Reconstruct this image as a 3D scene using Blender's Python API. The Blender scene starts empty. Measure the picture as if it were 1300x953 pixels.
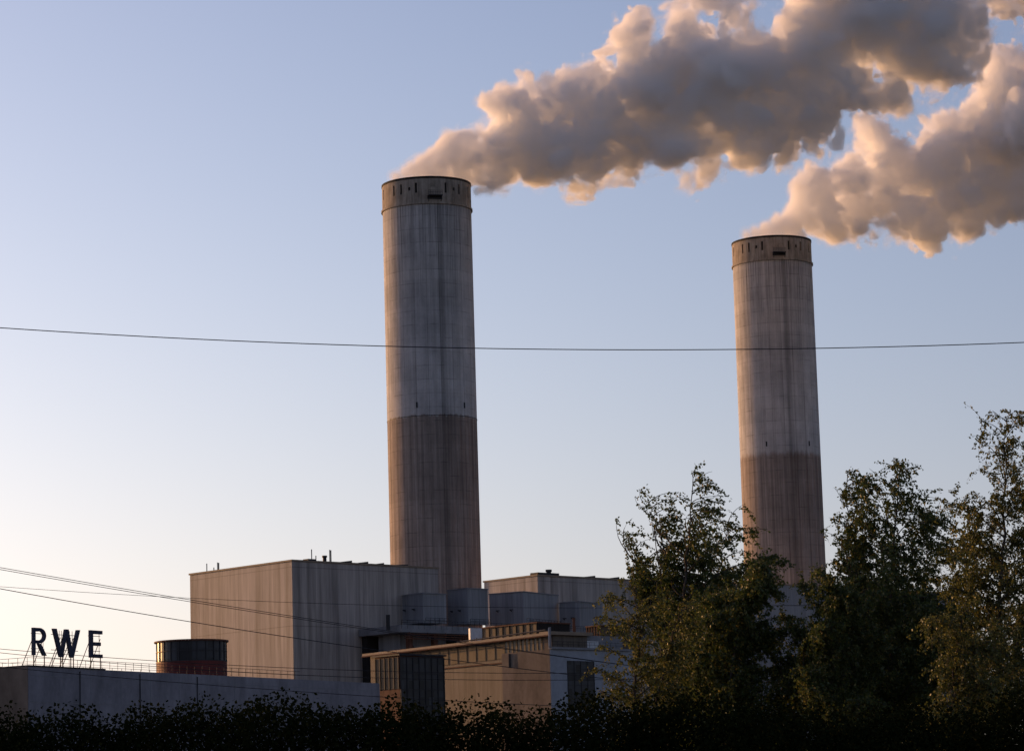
import bpy, math, random
import numpy as np
from mathutils import Vector, noise as mnoise
try:
    import openvdb
except ImportError:
    import pyopenvdb as openvdb

SC = bpy.context.scene
COL = SC.collection
R_ = math.radians
rnd = random.Random(11)

# ------------------------------------------------------------------ camera
F, CX, CY = 4000.0, 650.0, 432.0
PITCH, ROLL = math.atan(648 / 4000.0), R_(1.66)
EYE = Vector((0, 0, 1.7))
FWD = Vector((0, math.cos(PITCH), math.sin(PITCH)))
r0 = Vector((1, 0, 0)); u0 = Vector((0, -math.sin(PITCH), math.cos(PITCH)))
RT = r0 * math.cos(ROLL) - u0 * math.sin(ROLL)
UP = r0 * math.sin(ROLL) + u0 * math.cos(ROLL)

def P(px, py, Y):
    """world point at distance Y whose picture position is (px, py)"""
    d = FWD * F + RT * (px - CX) - UP * (py - CY)
    return EYE + d * (Y / d.y)

def proj(p):
    v = Vector(p) - EYE
    z = v.dot(FWD)
    return CX + F * v.dot(RT) / z, CY - F * v.dot(UP) / z

def depth(p):
    return (Vector(p) - EYE).dot(FWD)

def ext(p, e, px):
    """how far to go from p along e until the picture column px"""
    a, b = -10.0, 250.0
    fa = proj(p + e * a)[0] - px
    for _ in range(60):
        m = (a + b) / 2
        fm = proj(p + e * m)[0] - px
        if (fm > 0) == (fa > 0): a, fa = m, fm
        else: b = m
    return (a + b) / 2

def zat(p, py):
    """height over the ground point p that shows at picture row py"""
    a, b = -5.0, 400.0
    for _ in range(60):
        m = (a + b) / 2
        if proj(Vector((p.x, p.y, m)))[1] > py: a = m
        else: b = m
    return (a + b) / 2

cam = bpy.data.cameras.new('camera')
co = bpy.data.objects.new('camera', cam); COL.objects.link(co)
from mathutils import Matrix
M3 = Matrix((RT, UP, -FWD)).transposed()
co.matrix_world = Matrix.Translation(EYE) @ M3.to_4x4()
cam.sensor_fit = 'HORIZONTAL'; cam.sensor_width = 36
cam.lens = 36 * F / 1300.0
cam.shift_y = -(476.5 - CY) / 1300.0
cam.clip_start = 0.5; cam.clip_end = 30000
SC.camera = co

# ------------------------------------------------------------------ sky + sun
SUN_EL, SUN_AZ = R_(5.5), R_(-51)          # azimuth measured from +Y towards +X
GLOW = ((-3.34, 3.85, -6.6), (-2.86, 3.30, -4.8), (-2.30, 2.50, -3.0))
W = bpy.data.worlds.new('World'); SC.world = W; W.use_nodes = True
nt = W.node_tree; nt.nodes.clear()
sky = nt.nodes.new('ShaderNodeTexSky'); sky.sky_type = 'NISHITA'; sky.sun_disc = False
sky.sun_elevation = R_(9); sky.sun_rotation = SUN_AZ
sky.air_density = 1.0; sky.dust_density = 2.2; sky.ozone_density = 2.0; sky.altitude = 100
bg = nt.nodes.new('ShaderNodeBackground'); bg.inputs[1].default_value = 0.128
wo = nt.nodes.new('ShaderNodeOutputWorld')
def wn(op, a, b=None, typ='Math'):
    n = nt.nodes.new('ShaderNode' + typ); n.operation = op
    for i, v in enumerate((a, b)):
        if v is None: continue
        if isinstance(v, bpy.types.NodeSocket): nt.links.new(v, n.inputs[i])
        else: n.inputs[i].default_value = v
    return n
tint = wn('MULTIPLY', sky.outputs[0], (1.12, .86, .90), 'VectorMath')
nt.links.new(tint.outputs[0], bg.inputs[0])
# hazy aerosol glow round the low sun: falls off with the angle from the sun and with height
tc = nt.nodes.new('ShaderNodeTexCoord')
du = wn('DOT_PRODUCT', tc.outputs['Generated'], (math.sin(SUN_AZ), math.cos(SUN_AZ), 0), 'VectorMath').outputs['Value']
sx = nt.nodes.new('ShaderNodeSeparateXYZ'); nt.links.new(tc.outputs['Generated'], sx.inputs[0])
dz_ = wn('MAXIMUM', sx.outputs[2], 0.0).outputs[0]
cb = nt.nodes.new('ShaderNodeCombineColor')
for i, (c0, c1, c2) in enumerate(GLOW):
    e = wn('ADD', wn('ADD', wn('MULTIPLY', du, c1).outputs[0], wn('MULTIPLY', dz_, c2).outputs[0]).outputs[0], c0).outputs[0]
    nt.links.new(wn('EXPONENT', e).outputs[0], cb.inputs[i])
bg2 = nt.nodes.new('ShaderNodeBackground'); nt.links.new(cb.outputs[0], bg2.inputs[0]); bg2.inputs[1].default_value = 1.0
ad = nt.nodes.new('ShaderNodeAddShader'); nt.links.new(bg.outputs[0], ad.inputs[0]); nt.links.new(bg2.outputs[0], ad.inputs[1])
nt.links.new(ad.outputs[0], wo.inputs[0])
sl = bpy.data.lights.new('sun', 'SUN'); sl.energy = 3.5; sl.angle = R_(0.5); sl.color = (1.0, 0.50, 0.17)
so = bpy.data.objects.new('sun', sl); COL.objects.link(so)
sd = Vector((math.sin(SUN_AZ) * math.cos(SUN_EL), math.cos(SUN_AZ) * math.cos(SUN_EL), math.sin(SUN_EL)))
so.rotation_euler = sd.to_track_quat('Z', 'Y').to_euler(); so.location = (-200, 100, 300)

# ------------------------------------------------------------------ node helpers
class NT:
    def __init__(s, name):
        s.m = bpy.data.materials.new(name); s.m.use_nodes = True
        s.t = s.m.node_tree; s.t.nodes.clear()
        s.out = s.n('OutputMaterial')
    def n(s, typ, **kw):
        nd = s.t.nodes.new('ShaderNode' + typ)
        for k, v in kw.items(): setattr(nd, k, v)
        return nd
    def set(s, sock, v):
        if v is None: return
        if isinstance(v, bpy.types.NodeSocket): s.t.links.new(v, sock)
        else:
            if hasattr(sock, 'default_value') and sock.type == 'RGBA' and len(v) == 3: v = (*v, 1)
            sock.default_value = v
    def math(s, op, a, b=None, clamp=False):
        nd = s.n('Math', operation=op); nd.use_clamp = clamp
        s.set(nd.inputs[0], a)
        if b is not None: s.set(nd.inputs[1], b)
        return nd.outputs[0]
    def uv(s):
        nd = s.n('UVMap'); nd.uv_map = 'UVMap'
        x = s.n('SeparateXYZ'); s.t.links.new(nd.outputs[0], x.inputs[0])
        return x.outputs[0], x.outputs[1]
    def vec(s, x, y, z=0.0):
        nd = s.n('CombineXYZ'); s.set(nd.inputs[0], x); s.set(nd.inputs[1], y); s.set(nd.inputs[2], z)
        return nd.outputs[0]
    def noise(s, v, scale=1.0, detail=4, rough=.6):
        nd = s.n('TexNoise'); s.set(nd.inputs['Vector'], v)
        nd.inputs['Scale'].default_value = scale; nd.inputs['Detail'].default_value = detail
        nd.inputs['Roughness'].default_value = rough
        return nd.outputs['Fac']
    def ramp(s, f, *stops):
        nd = s.n('ValToRGB'); el = nd.color_ramp.elements
        while len(el) < len(stops): el.new(.5)
        for e, (p, c) in zip(el, stops):
            e.position = p; e.color = (*c, 1) if len(c) == 3 else c
        s.set(nd.inputs[0], f); return nd.outputs[0]
    def g(s, f, p0, v0, p1, v1):
        nd = s.n('MapRange'); s.set(nd.inputs[0], f)
        for i, v in enumerate((p0, p1, v0, v1)): nd.inputs[i + 1].default_value = v
        return nd.outputs[0]
    def mix(s, f, a, b, mode='MIX'):
        nd = s.n('Mix', data_type='RGBA', blend_type=mode)
        s.set(nd.inputs[0], f); s.set(nd.inputs[6], a); s.set(nd.inputs[7], b)
        return nd.outputs[2]
    def scale(s, c, f):
        nd = s.n('VectorMath', operation='SCALE'); s.set(nd.inputs[0], c); s.set(nd.inputs[3], f)
        return nd.outputs[0]
    def bsdf(s, c, rough=.85, metal=0, bump=None, bd=.05, spec=.3):
        b = s.n('BsdfPrincipled'); s.set(b.inputs['Base Color'], c)
        s.set(b.inputs['Roughness'], rough); b.inputs['Metallic'].default_value = metal
        b.inputs['Specular IOR Level'].default_value = spec
        if bump is not None:
            q = s.n('Bump'); s.set(q.inputs['Height'], bump); q.inputs['Distance'].default_value = bd
            q.inputs['Strength'].default_value = 1
            s.t.links.new(q.outputs[0], b.inputs['Normal'])
        s.t.links.new(b.outputs[0], s.out.inputs[0])
        return s.m

def line_mask(s, coord, period, width):
    """1 on thin lines every `period`"""
    f = s.math('FRACT', s.math('DIVIDE', coord, period))
    return s.math('LESS_THAN', f, width / period)

def m_cladding(name, col, period=1.1, dirt=.45, warm=None):
    s = NT(name); u, v = s.uv()
    streak = s.noise(s.vec(u, s.math('MULTIPLY', v, .045)), .55, 5, .65)
    fine = s.noise(s.vec(s.math('MULTIPLY', u, 2.6), s.math('MULTIPLY', v, .12)), 1.0, 3, .6)
    big = s.noise(s.vec(u, v, 3.0), .05, 3, .5)
    c = s.mix(s.g(big, .35, 0.0, .65, 1.0), [x * .9 for x in col], col if warm is None else warm)
    c = s.scale(c, s.g(streak, .35, 1 - dirt, .62, 1.06))
    c = s.scale(c, s.g(fine, .35, .86, .65, 1.06))
    pan = s.n('TexWhiteNoise', noise_dimensions='1D')
    s.set(pan.inputs['W'], s.math('FLOOR', s.math('DIVIDE', u, period)))
    c = s.scale(c, s.g(pan.outputs['Value'], 0, .9, 1, 1.06))
    c = s.scale(c, s.math('SUBTRACT', 1, s.math('MULTIPLY', line_mask(s, u, period, .1), .16)))
    c = s.scale(c, s.math('SUBTRACT', 1, s.math('MULTIPLY', line_mask(s, v, 14.0, .22), .3)))
    return s.bsdf(c, .6)

def m_plain(name, col, rough=.85, var=.3, sc=.6, metal=0, spec=.3):
    s = NT(name); u, v = s.uv()
    n1 = s.noise(s.vec(u, s.math('MULTIPLY', v, .35)), sc, 5, .65)
    n2 = s.noise(s.vec(u, v, 7.0), sc * 6, 3, .6)
    c = s.scale([x for x in col], s.g(n1, .3, 1 - var, .7, 1 + var * .4))
    c = s.scale(c, s.g(n2, .3, .9, .7, 1.06))
    return s.bsdf(c, rough, metal, spec=spec)

def m_concrete_tower(name, zc, R):
    s = NT(name); u, v = s.uv()            # u = angle*R in metres (0 = facing the road), v = height
    # u and v both in metres
    st1 = s.noise(s.vec(u, s.math('MULTIPLY', v, .012)), .9, 5, .7)
    st2 = s.noise(s.vec(s.math('MULTIPLY', u, 3.0), s.math('MULTIPLY', v, .05), 5.0), 1.0, 4, .65)
    blot = s.noise(s.vec(u, v, 2.0), .06, 5, .6)
    up = s.mix(s.g(blot, .35, 0, .65, 1), (.51, .495, .50), (.62, .59, .575))
    # rain stains below the crown ring
    top = s.g(v, zc[2] - 55, 0, zc[2] - 6, 1)
    stain = s.math('MULTIPLY', s.g(st2, .48, 0, .62, 1), top)
    up = s.mix(s.math('MULTIPLY', stain, .62), up, (.075, .07, .068))
    near = s.math('MULTIPLY', s.g(v, zc[1] + 40, 0, zc[1] + 4, 1), s.g(st1, .3, .5, .6, 1))
    up = s.mix(s.math('MULTIPLY', near, .55), up, (.58, .58, .60))
    # stained lower section
    lo = s.mix(s.g(st1, .4, 0, .6, 1), (.30, .25, .225), (.42, .355, .32))
    rust = s.math('MULTIPLY', s.g(st2, .45, 0, .58, 1), s.g(u, 0, 0, 9, 1))
    lo = s.mix(s.math('MULTIPLY', rust, .5), lo, (.20, .11, .075))
    edge = s.math('ADD', v, s.g(s.noise(s.vec(u, s.math('MULTIPLY', v, .2)), 1.2, 3, .6), .4, -.45, .6, .45))
    isl = s.math('MULTIPLY', s.g(edge, zc[1] + zc[3], 1, zc[1] - zc[3], 0), 1)
    isl = s.math('SUBTRACT', 1, s.g(edge, zc[1] - zc[3], 0, zc[1] + zc[3], 1), True)
    c = s.mix(isl, up, lo)
    # long vertical streaks
    c = s.scale(c, s.g(st1, .36, .82, .6, 1.05))
    c = s.scale(c, s.g(st2, .3, .86, .7, 1.06))
    pat = s.noise(s.vec(s.math('MULTIPLY', u, 1.0), s.math('MULTIPLY', v, .5), 21.0), .16, 6, .7)
    c = s.scale(c, s.g(pat, .36, .80, .62, 1.10))
    # vertical formwork joints and slip rings
    j = line_mask(s, s.math('ADD', u, 300.3), 2 * math.pi * R / 22, .17)
    c = s.scale(c, s.math('SUBTRACT', 1, s.math('MULTIPLY', j, s.g(st2, .35, .05, .6, .5))))
    wob = s.math('ADD', v, s.math('MULTIPLY', blot, .0))
    h1 = line_mask(s, wob, 3.75, .2)
    hn = s.noise(s.vec(s.math('MULTIPLY', u, .25), s.math('MULTIPLY', v, .8), 9.0), 1.0, 2, .5)
    c = s.scale(c, s.math('SUBTRACT', 1, s.math('MULTIPLY', h1, s.g(hn, .42, .0, .6, .34))))
    h2 = s.n('TexWhiteNoise', noise_dimensions='1D'); s.set(h2.inputs['W'], s.math('FLOOR', s.math('DIVIDE', v, 2.5)))
    c = s.scale(c, s.g(h2.outputs['Value'], 0, .93, 1, 1.05))
    # dark ladder streak right of the middle
    d = s.math('ABSOLUTE', s.math('SUBTRACT', u, s.math('ADD', 3.0, s.math('MULTIPLY', s.noise(s.vec(v, 0), .08, 2, .5), 1.0))))
    c = s.scale(c, s.g(d, .0, .6, 1.4, 1.0))
    b = s.bsdf(c, .9, bump=s.noise(s.vec(u, v), .8, 5, .7), bd=.12)
    return b

def m_crown_band(name):
    s = NT(name); u, v = s.uv()
    st = s.noise(s.vec(u, s.math('MULTIPLY', v, .08)), 1.3, 5, .7)
    bl = s.noise(s.vec(u, v, 1.0), .35, 4, .6)
    c = s.mix(s.g(bl, .35, 0, .65, 1), (.31, .26, .21), (.44, .38, .32))
    c = s.scale(c, s.g(st, .36, .6, .6, 1.05))
    return s.bsdf(c, .9)

def m_glass_dark(name, col=(.03, .035, .045)):
    s = NT(name); u, v = s.uv()
    w = s.n('TexWhiteNoise', noise_dimensions='2D')
    s.set(w.inputs['Vector'], s.vec(s.math('FLOOR', s.math('DIVIDE', u, 1.2)), s.math('FLOOR', s.math('DIVIDE', v, 1.5))))
    c = s.scale([x for x in col], s.g(w.outputs['Value'], 0, .5, 1, 1.5))
    return s.bsdf(c, .3, spec=.25)

def m_leaf(name, c1, c2, c3, tr=.35, gloss=.05):
    s = NT(name)
    at = s.n('UVMap'); at.uv_map = 'UVMap'
    x = s.n('SeparateXYZ'); s.t.links.new(at.outputs[0], x.inputs[0])
    c = s.ramp(x.outputs[0], (0, c1), (.6, c2), (1, c3))
    d = s.n('BsdfDiffuse'); s.set(d.inputs[0], c)
    t = s.n('BsdfTranslucent'); s.set(t.inputs[0], c)
    gl = s.n('BsdfGlossy'); gl.inputs['Roughness'].default_value = .45; gl.inputs[0].default_value = (.6, .6, .6, 1)
    m = s.n('MixShader'); m.inputs[0].default_value = tr
    s.t.links.new(d.outputs[0], m.inputs[1]); s.t.links.new(t.outputs[0], m.inputs[2])
    m2 = s.n('MixShader'); m2.inputs[0].default_value = gloss
    s.t.links.new(m.outputs[0], m2.inputs[1]); s.t.links.new(gl.outputs[0], m2.inputs[2])
    s.t.links.new(m2.outputs[0], s.out.inputs[0])
    return s.m

def m_steam(name, dens, g=.35, col=(.985, .98, .985)):
    s = NT(name)
    v = s.n('VolumeScatter'); v.inputs['Color'].default_value = (*col, 1)
    v.inputs['Density'].default_value = dens; v.inputs['Anisotropy'].default_value = g
    s.t.links.new(v.outputs[0], s.out.inputs['Volume'])
    return s.m

MT = {}
MT['clad'] = m_cladding('grey_cladding', (.48, .43, .41), 1.1, .42, (.50, .44, .40))
MT['clad2'] = m_cladding('duct_cladding', (.32, .325, .35), 2.2, .25)
MT['clad3'] = m_cladding('hall_cladding', (.16, .13, .11), 1.5, .45, (.18, .15, .125))
MT['concrete'] = m_plain('pale_concrete', (.27, .275, .30), .9, .28, .35)
MT['parapet'] = m_plain('blue_grey_render', (.30, .29, .33), .9, .45, .25)
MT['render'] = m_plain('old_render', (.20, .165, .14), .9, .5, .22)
MT['render_shade'] = m_plain('shade_tinted_render', (.36, .39, .45), .9, .2, .25)  # bluish copy of the render with the shade put into its colour
MT['panel'] = m_plain('ochre_panel', (.12, .088, .055), .6, .45, .5)
MT['metal'] = m_plain('dark_steel', (.035, .035, .04), .6, .3, 1.0)
MT['rusty'] = m_plain('rusty_steel', (.16, .07, .045), .8, .5, 1.0)
MT['trim'] = m_plain('pale_edge_trim', (.30, .23, .17), .6, .25, .3)
MT['white'] = m_plain('pale_sheet', (.68, .70, .74), .6, .2, .8)
MT['roof'] = m_plain('roof_felt', (.07, .07, .075), .95, .3, .2)
MT['red'] = m_plain('red_brown_sheet', (.14, .028, .024), .7, .35, .6)
MT['glass'] = m_glass_dark('dark_glazing')
MT['letter'] = m_plain('dark_blue_sheet', (.035, .042, .085), .6, .25, .8)
MT['cable'] = m_plain('cable_sheath', (.03, .03, .035), .6, .1, 1.0)
MT['bark'] = m_plain('birch_bark', (.085, .07, .058), .9, .5, 2.0)
MT['crownband'] = m_crown_band('crown_concrete')
MT['soot_and_shade'] = m_plain('soot_and_shade_black', (.03, .028, .028), .9, .3, .5)  # rim soot; also shade painted on gallery back and monitor side
MT['ground'] = m_plain('bounce_ground', (.13, .11, .07), .95, .5, .08)  # unseen ground, colour raised to bounce warm light onto the walls
MT['asphalt'] = m_plain('asphalt', (.05, .05, .052), .9, .3, .3)

# ------------------------------------------------------------------ mesh helpers
class MB:
    def __init__(s): s.v = []; s.f = []; s.uvs = []
    def face(s, pts, uv=None):
        i = len(s.v); s.v += [tuple(p) for p in pts]; s.f.append(tuple(range(i, i + len(pts)))); s.uvs.append(uv)
    def obox(s, o, e1, e2, a, b, z0, z1):
        """box: corner o, extents a along e1 and b along e2, from z0 to z1"""
        c = [Vector((o.x, o.y, 0)), Vector((o.x, o.y, 0)) + e1 * a, Vector((o.x, o.y, 0)) + e1 * a + e2 * b, Vector((o.x, o.y, 0)) + e2 * b]
        if e1.cross(e2).z * a * b < 0: c = [c[0], c[3], c[2], c[1]]
        lo = [Vector((p.x, p.y, z0)) for p in c]; hi = [Vector((p.x, p.y, z1)) for p in c]
        for k in range(4):
            q = (k + 1) % 4
            s.face([lo[k], lo[q], hi[q], hi[k]])
        s.face(hi); s.face(lo[::-1])
        return s
    def prism(s, poly, z0, z1f):
        """poly ccw (x,y) with per-vertex top heights"""
        n = len(poly)
        for k in range(n):
            q = (k + 1) % n
            s.face([(poly[k][0], poly[k][1], z0), (poly[q][0], poly[q][1], z0), (poly[q][0], poly[q][1], z1f[q]), (poly[k][0], poly[k][1], z1f[k])])
        s.face([(poly[k][0], poly[k][1], z1f[k]) for k in range(n)])
        return s
    def tube(s, pts, rad, n=6, cap=True):
        pts = [Vector(p) for p in pts]
        if not isinstance(rad, (list, tuple)): rad = [rad] * len(pts)
        rings = []
        for i, p in enumerate(pts):
            t = (pts[min(i + 1, len(pts) - 1)] - pts[max(i - 1, 0)]).normalized()
            a = t.cross(Vector((0, 0, 1)) if abs(t.z) < .9 else Vector((1, 0, 0))).normalized(); b = t.cross(a)
            rings.append([p + (a * math.cos(2 * math.pi * k / n) + b * math.sin(2 * math.pi * k / n)) * rad[i] for k in range(n)])
        for i in range(len(pts) - 1):
            for k in range(n):
                q = (k + 1) % n
                s.face([rings[i][q], rings[i][k], rings[i + 1][k], rings[i + 1][q]])
        if cap: s.face(rings[0]); s.face(rings[-1][::-1])
        return s
    def build(s, name, mat, parent=None, smooth=False, weld=False):
        me = bpy.data.meshes.new(name)
        me.from_pydata(s.v, [], s.f)
        uvl = me.uv_layers.new(name='UVMap')
        data = np.zeros((len(me.loops), 2), 'f4'); k = 0
        for fi, f in enumerate(s.f):
            uv = s.uvs[fi]
            if uv is None:
                p = [Vector(s.v[i]) for i in f]
                nrm = Vector((0, 0, 0))
                for a in range(len(p)): 
                    c_, d_ = p[a], p[(a + 1) % len(p)]
                    nrm += Vector(((c_.y - d_.y) * (c_.z + d_.z), (c_.z - d_.z) * (c_.x + d_.x), (c_.x - d_.x) * (c_.y + d_.y)))
                if nrm.length > 0: nrm.normalize()
                if abs(nrm.z) > .7: uv = [(q.x, q.y) for q in p]
                else:
                    t = Vector((-nrm.y, nrm.x, 0)).normalized()
                    uv = [(q.dot(t), q.z) for q in p]
            for q in uv: data[k] = q; k += 1
        uvl.data.foreach_set('uv', data.ravel())
        if mat: me.materials.append(MT[mat] if isinstance(mat, str) else mat)
        if weld:
            import bmesh
            bm = bmesh.new(); bm.from_mesh(me); bmesh.ops.remove_doubles(bm, verts=bm.verts, dist=.0005); bm.to_mesh(me); bm.free()
        if smooth: me.polygons.foreach_set('use_smooth', [True] * len(me.polygons))
        me.update()
        o = bpy.data.objects.new(name, me); COL.objects.link(o)
        if parent is not None:
            o.parent = parent
            o.matrix_parent_inverse = parent.matrix_world.inverted() if False else Matrix.Translation(-parent.location)
        return o

def tag(o, label=None, cat=None, group=None, kind=None):
    if label: o['label'] = label
    if cat: o['category'] = cat
    if group: o['group'] = group
    if kind: o['kind'] = kind
    return o

def thing(name, label, cat, loc, group=None):
    o = bpy.data.objects.new(name, None); COL.objects.link(o); o.location = loc
    o.empty_display_size = 2
    return tag(o, label, cat, group)

HEAD = R_(47)
E1 = Vector((math.sin(HEAD), math.cos(HEAD), 0))       # along the shaded faces, to the right and away
E2 = Vector((-math.cos(HEAD), math.sin(HEAD), 0))      # along the sunlit faces, to the left and away
GZ = 0.0

# ------------------------------------------------------------------ ground
g = MB(); S = 6000
g.face([(-S, -S, 0), (S, -S, 0), (S, S, 0), (-S, S, 0)])
tag(g.build('ground', 'ground'), kind='structure')
g = MB(); g.face([(-300, 180, .004), (300, 180, .004), (300, 380, .004), (-300, 380, .004)])
tag(g.build('works_yard', 'asphalt'), kind='structure')

# ------------------------------------------------------------------ chimneys
def chimney(label, cxp, topy, half, half_b, Y, stain_y, smooth_edge, plat=True):
    base = P(cxp, topy, Y); bx, by = base.x, base.y
    dz = depth(base)
    ztop = base.z
    R = half * dz / F; Rb = half_b * depth(Vector((bx, by, 80))) / F
    facing = math.atan2(-bx, by)           # turn so that angle 0 faces the camera side
    t = thing('chimney', label, 'chimney', Vector((bx, by, 0)), 'concrete power station chimneys')
    zcen = Vector((bx, by, 0)) ; near = Vector((bx, by - R, 0))
    zst = zat(near, stain_y)
    zring = ztop - 7.4
    mat = m_concrete_tower('chimney_concrete', (0, zst, ztop, smooth_edge), R)
    N = 120
    def rad(z): return R + (Rb - R) * (ztop - z) / (ztop - 40)
    def pt(k, z, r): 
        a = -math.pi / 2 - math.pi + 2 * math.pi * k / N + facing
        return (bx + r * math.cos(a), by + r * math.sin(a), z)
    def ub(k): return (k / N * 2 * math.pi - math.pi) * R
    # shaft
    m = MB(); levels = list(np.linspace(0, zring, 40))
    for i in range(len(levels) - 1):
        for k in range(N):
            a, b = levels[i], levels[i + 1]
            m.face([pt(k, a, rad(a)), pt(k + 1, a, rad(a)), pt(k + 1, b, rad(b)), pt(k, b, rad(b))],
                   [(ub(k), a), (ub(k + 1), a), (ub(k + 1), b), (ub(k), b)])
    m.build('shaft', mat, t, smooth=True, weld=True)
    # ledge ring
    m = MB()
    prof = [(R + .02, zring - .25), (R + .38, zring - .25), (R + .38, zring + .28), (R + .02, zring + .28)]
    for k in range(N):
        for i in range(3):
            (r1, z1), (r2, z2) = prof[i], prof[i + 1]
            m.face([pt(k, z1, r1), pt(k + 1, z1, r1), pt(k + 1, z2, r2), pt(k, z2, r2)], [(ub(k), z1), (ub(k + 1), z1), (ub(k + 1), z2), (ub(k), z2)])
    m.build('ledge', 'crownband', t)
    # crown with window openings
    wins = [-72.5, -46.5, -34, -12.5, 26.5, 46.5, 67] + [95, 120, 145, 170, 195, 220, 250]
    small = [-24, 38]
    cell = {}
    for w in wins: cell[int(math.floor((w / 360 + .5) * N)) % N] = 'w'
    for w in small: cell[int(math.floor((w / 360 + .5) * N)) % N] = 's'
    zl = [zring, ztop - 4.5, ztop - 3.7, ztop - 2.8, ztop - 1.7, ztop - .55]
    m = MB(); Rc = R + .05
    for k in range(N):
        for i in range(len(zl) - 1):
            a, b = zl[i], zl[i + 1]
            uvq = [(ub(k), a), (ub(k + 1), a), (ub(k + 1), b), (ub(k), b)]
            c = cell.get(k)
            if (c == 'w' and 1 <= i <= 3) or (c == 's' and i == 2):
                ri = Rc - .6
                m.face([pt(k, a, Rc), pt(k, a, ri), pt(k, b, ri), pt(k, b, Rc)]); m.face([pt(k + 1, a, ri), pt(k + 1, a, Rc), pt(k + 1, b, Rc), pt(k + 1, b, ri)])
                if i == 1 or c == 's': m.face([pt(k, a, Rc), pt(k + 1, a, Rc), pt(k + 1, a, ri), pt(k, a, ri)])
                if i == 3 or c == 's': m.face([pt(k, b, Rc), pt(k, b, ri), pt(k + 1, b, ri), pt(k + 1, b, Rc)])
            else:
                m.face([pt(k, a, Rc), pt(k + 1, a, Rc), pt(k + 1, b, Rc), pt(k, b, Rc)], uvq)
    m.build('crown_band', 'crownband', t)
    for k, c in sorted(cell.items()):
        a, b = (ztop - 4.5, ztop - 1.7) if c == 'w' else (ztop - 3.7, ztop - 2.8)
        q = MB(); ri = Rc - .58
        q.face([pt(k - .2, a - .1, ri), pt(k + 1.2, a - .1, ri), pt(k + 1.2, b + .1, ri), pt(k - .2, b + .1, ri)])
        q.build('window', 'soot_and_shade', t)
    # rim and inner flue wall
    m = MB(); prof = [(Rc + .0, ztop - .55), (Rc + .12, ztop - .55), (Rc + .12, ztop), (Rc - .9, ztop), (Rc - .9, ztop - 25)]
    for k in range(N):
        for i in range(4):
            (r1, z1), (r2, z2) = prof[i], prof[i + 1]
            m.face([pt(k, z1, r1), pt(k + 1, z1, r1), pt(k + 1, z2, r2), pt(k, z2, r2)], [(ub(k), z1), (ub(k + 1), z1), (ub(k + 1), z2), (ub(k), z2)])
    m.build('rim', 'soot_and_shade', t)
    # service platform
    a0 = 10.5
    kk = (a0 / 360 + .5) * N
    ctr = Vector(pt(kk, 0, R)); out = (ctr - Vector((bx, by, 0))).normalized(); tan = Vector((-out.y, out.x, 0))
    pf = MB(); o = Vector((ctr.x, ctr.y, 0)) - tan * 2.0 - out * .1
    pf.obox(o, tan, out, 4.0, 1.5, ztop - 5.6, ztop - 5.35)
    pf.obox(o + out * .1, tan, out, 4.0, .12, ztop - 6.4, ztop - 5.6)
    pl = pf.build('platform', 'metal', t)
    rl = MB()
    for j in range(9):
        q = o + tan * (.1 + 3.8 * j / 8) + out * 1.45
        rl.tube([(q.x, q.y, ztop - 5.35), (q.x, q.y, ztop - 4.2)], .035, 4)
    for hh in (4.2, 4.7):
        q0 = o + out * 1.45; q1 = q0 + tan * 4.0
        rl.tube([(q0.x, q0.y, ztop - hh), (q1.x, q1.y, ztop - hh)], .04, 4)
    rl.build('railing', 'metal', pl)
    for j in (.3, 3.7):
        br = MB()
        q = o + tan * j
        br.tube([(q + out * 1.4).to_tuple()[:2] + (ztop - 5.6,), (q + out * .1).to_tuple()[:2] + (ztop - 7.0,)], .08, 4)
        br.build('bracket', 'metal', pl)
    d = MB(); o2 = Vector((ctr.x, ctr.y, 0)) - tan * 1.1 + out * .0
    d.obox(o2, tan, out, 2.2, .12, ztop - 5.3, ztop - 3.0); d.build('door', 'crownband', t)
    # small vents over the stained section
    for ang in (-19, 46):
        k = (ang / 360 + .5) * N; c = Vector(pt(k, 0, rad(zst))); ou = (c - Vector((bx, by, 0))).normalized(); tn = Vector((-ou.y, ou.x, 0))
        v = MB(); v.obox(c - tn * .22 - ou * .1, tn, ou, .44, .22, zst + 2.2, zst + 3.7); v.build('vent', 'metal', t)
    # thin ring line at the paint change
    m = MB(); 
    prof = [(rad(zst) + .01, zst - .06), (rad(zst) + .10, zst - .06), (rad(zst) + .10, zst + .06), (rad(zst) + .01, zst + .06)]
    if smooth_edge < .5:
        for k in range(N):
            for i in range(3):
                (r1, z1), (r2, z2) = prof[i], prof[i + 1]
                m.face([pt(k, z1, r1), pt(k + 1, z1, r1), pt(k + 1, z2, r2), pt(k, z2, r2)])
        m.build('hoop', 'metal', t)
    return dict(x=bx, y=by, z=ztop, R=R)

C1 = chimney('wider nearer concrete chimney, standing behind the tall grey boiler house', 541.2, 235.5, 56.2, 57.6, 850, 526.8, .25)
C2 = chimney('narrower, more distant concrete chimney, rising behind the birch trees', 979.2, 308, 50.0, 51.8, 955, 574.5, .8)

# ------------------------------------------------------------------ buildings
def XY(v): return Vector((v.x, v.y, 0))

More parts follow.
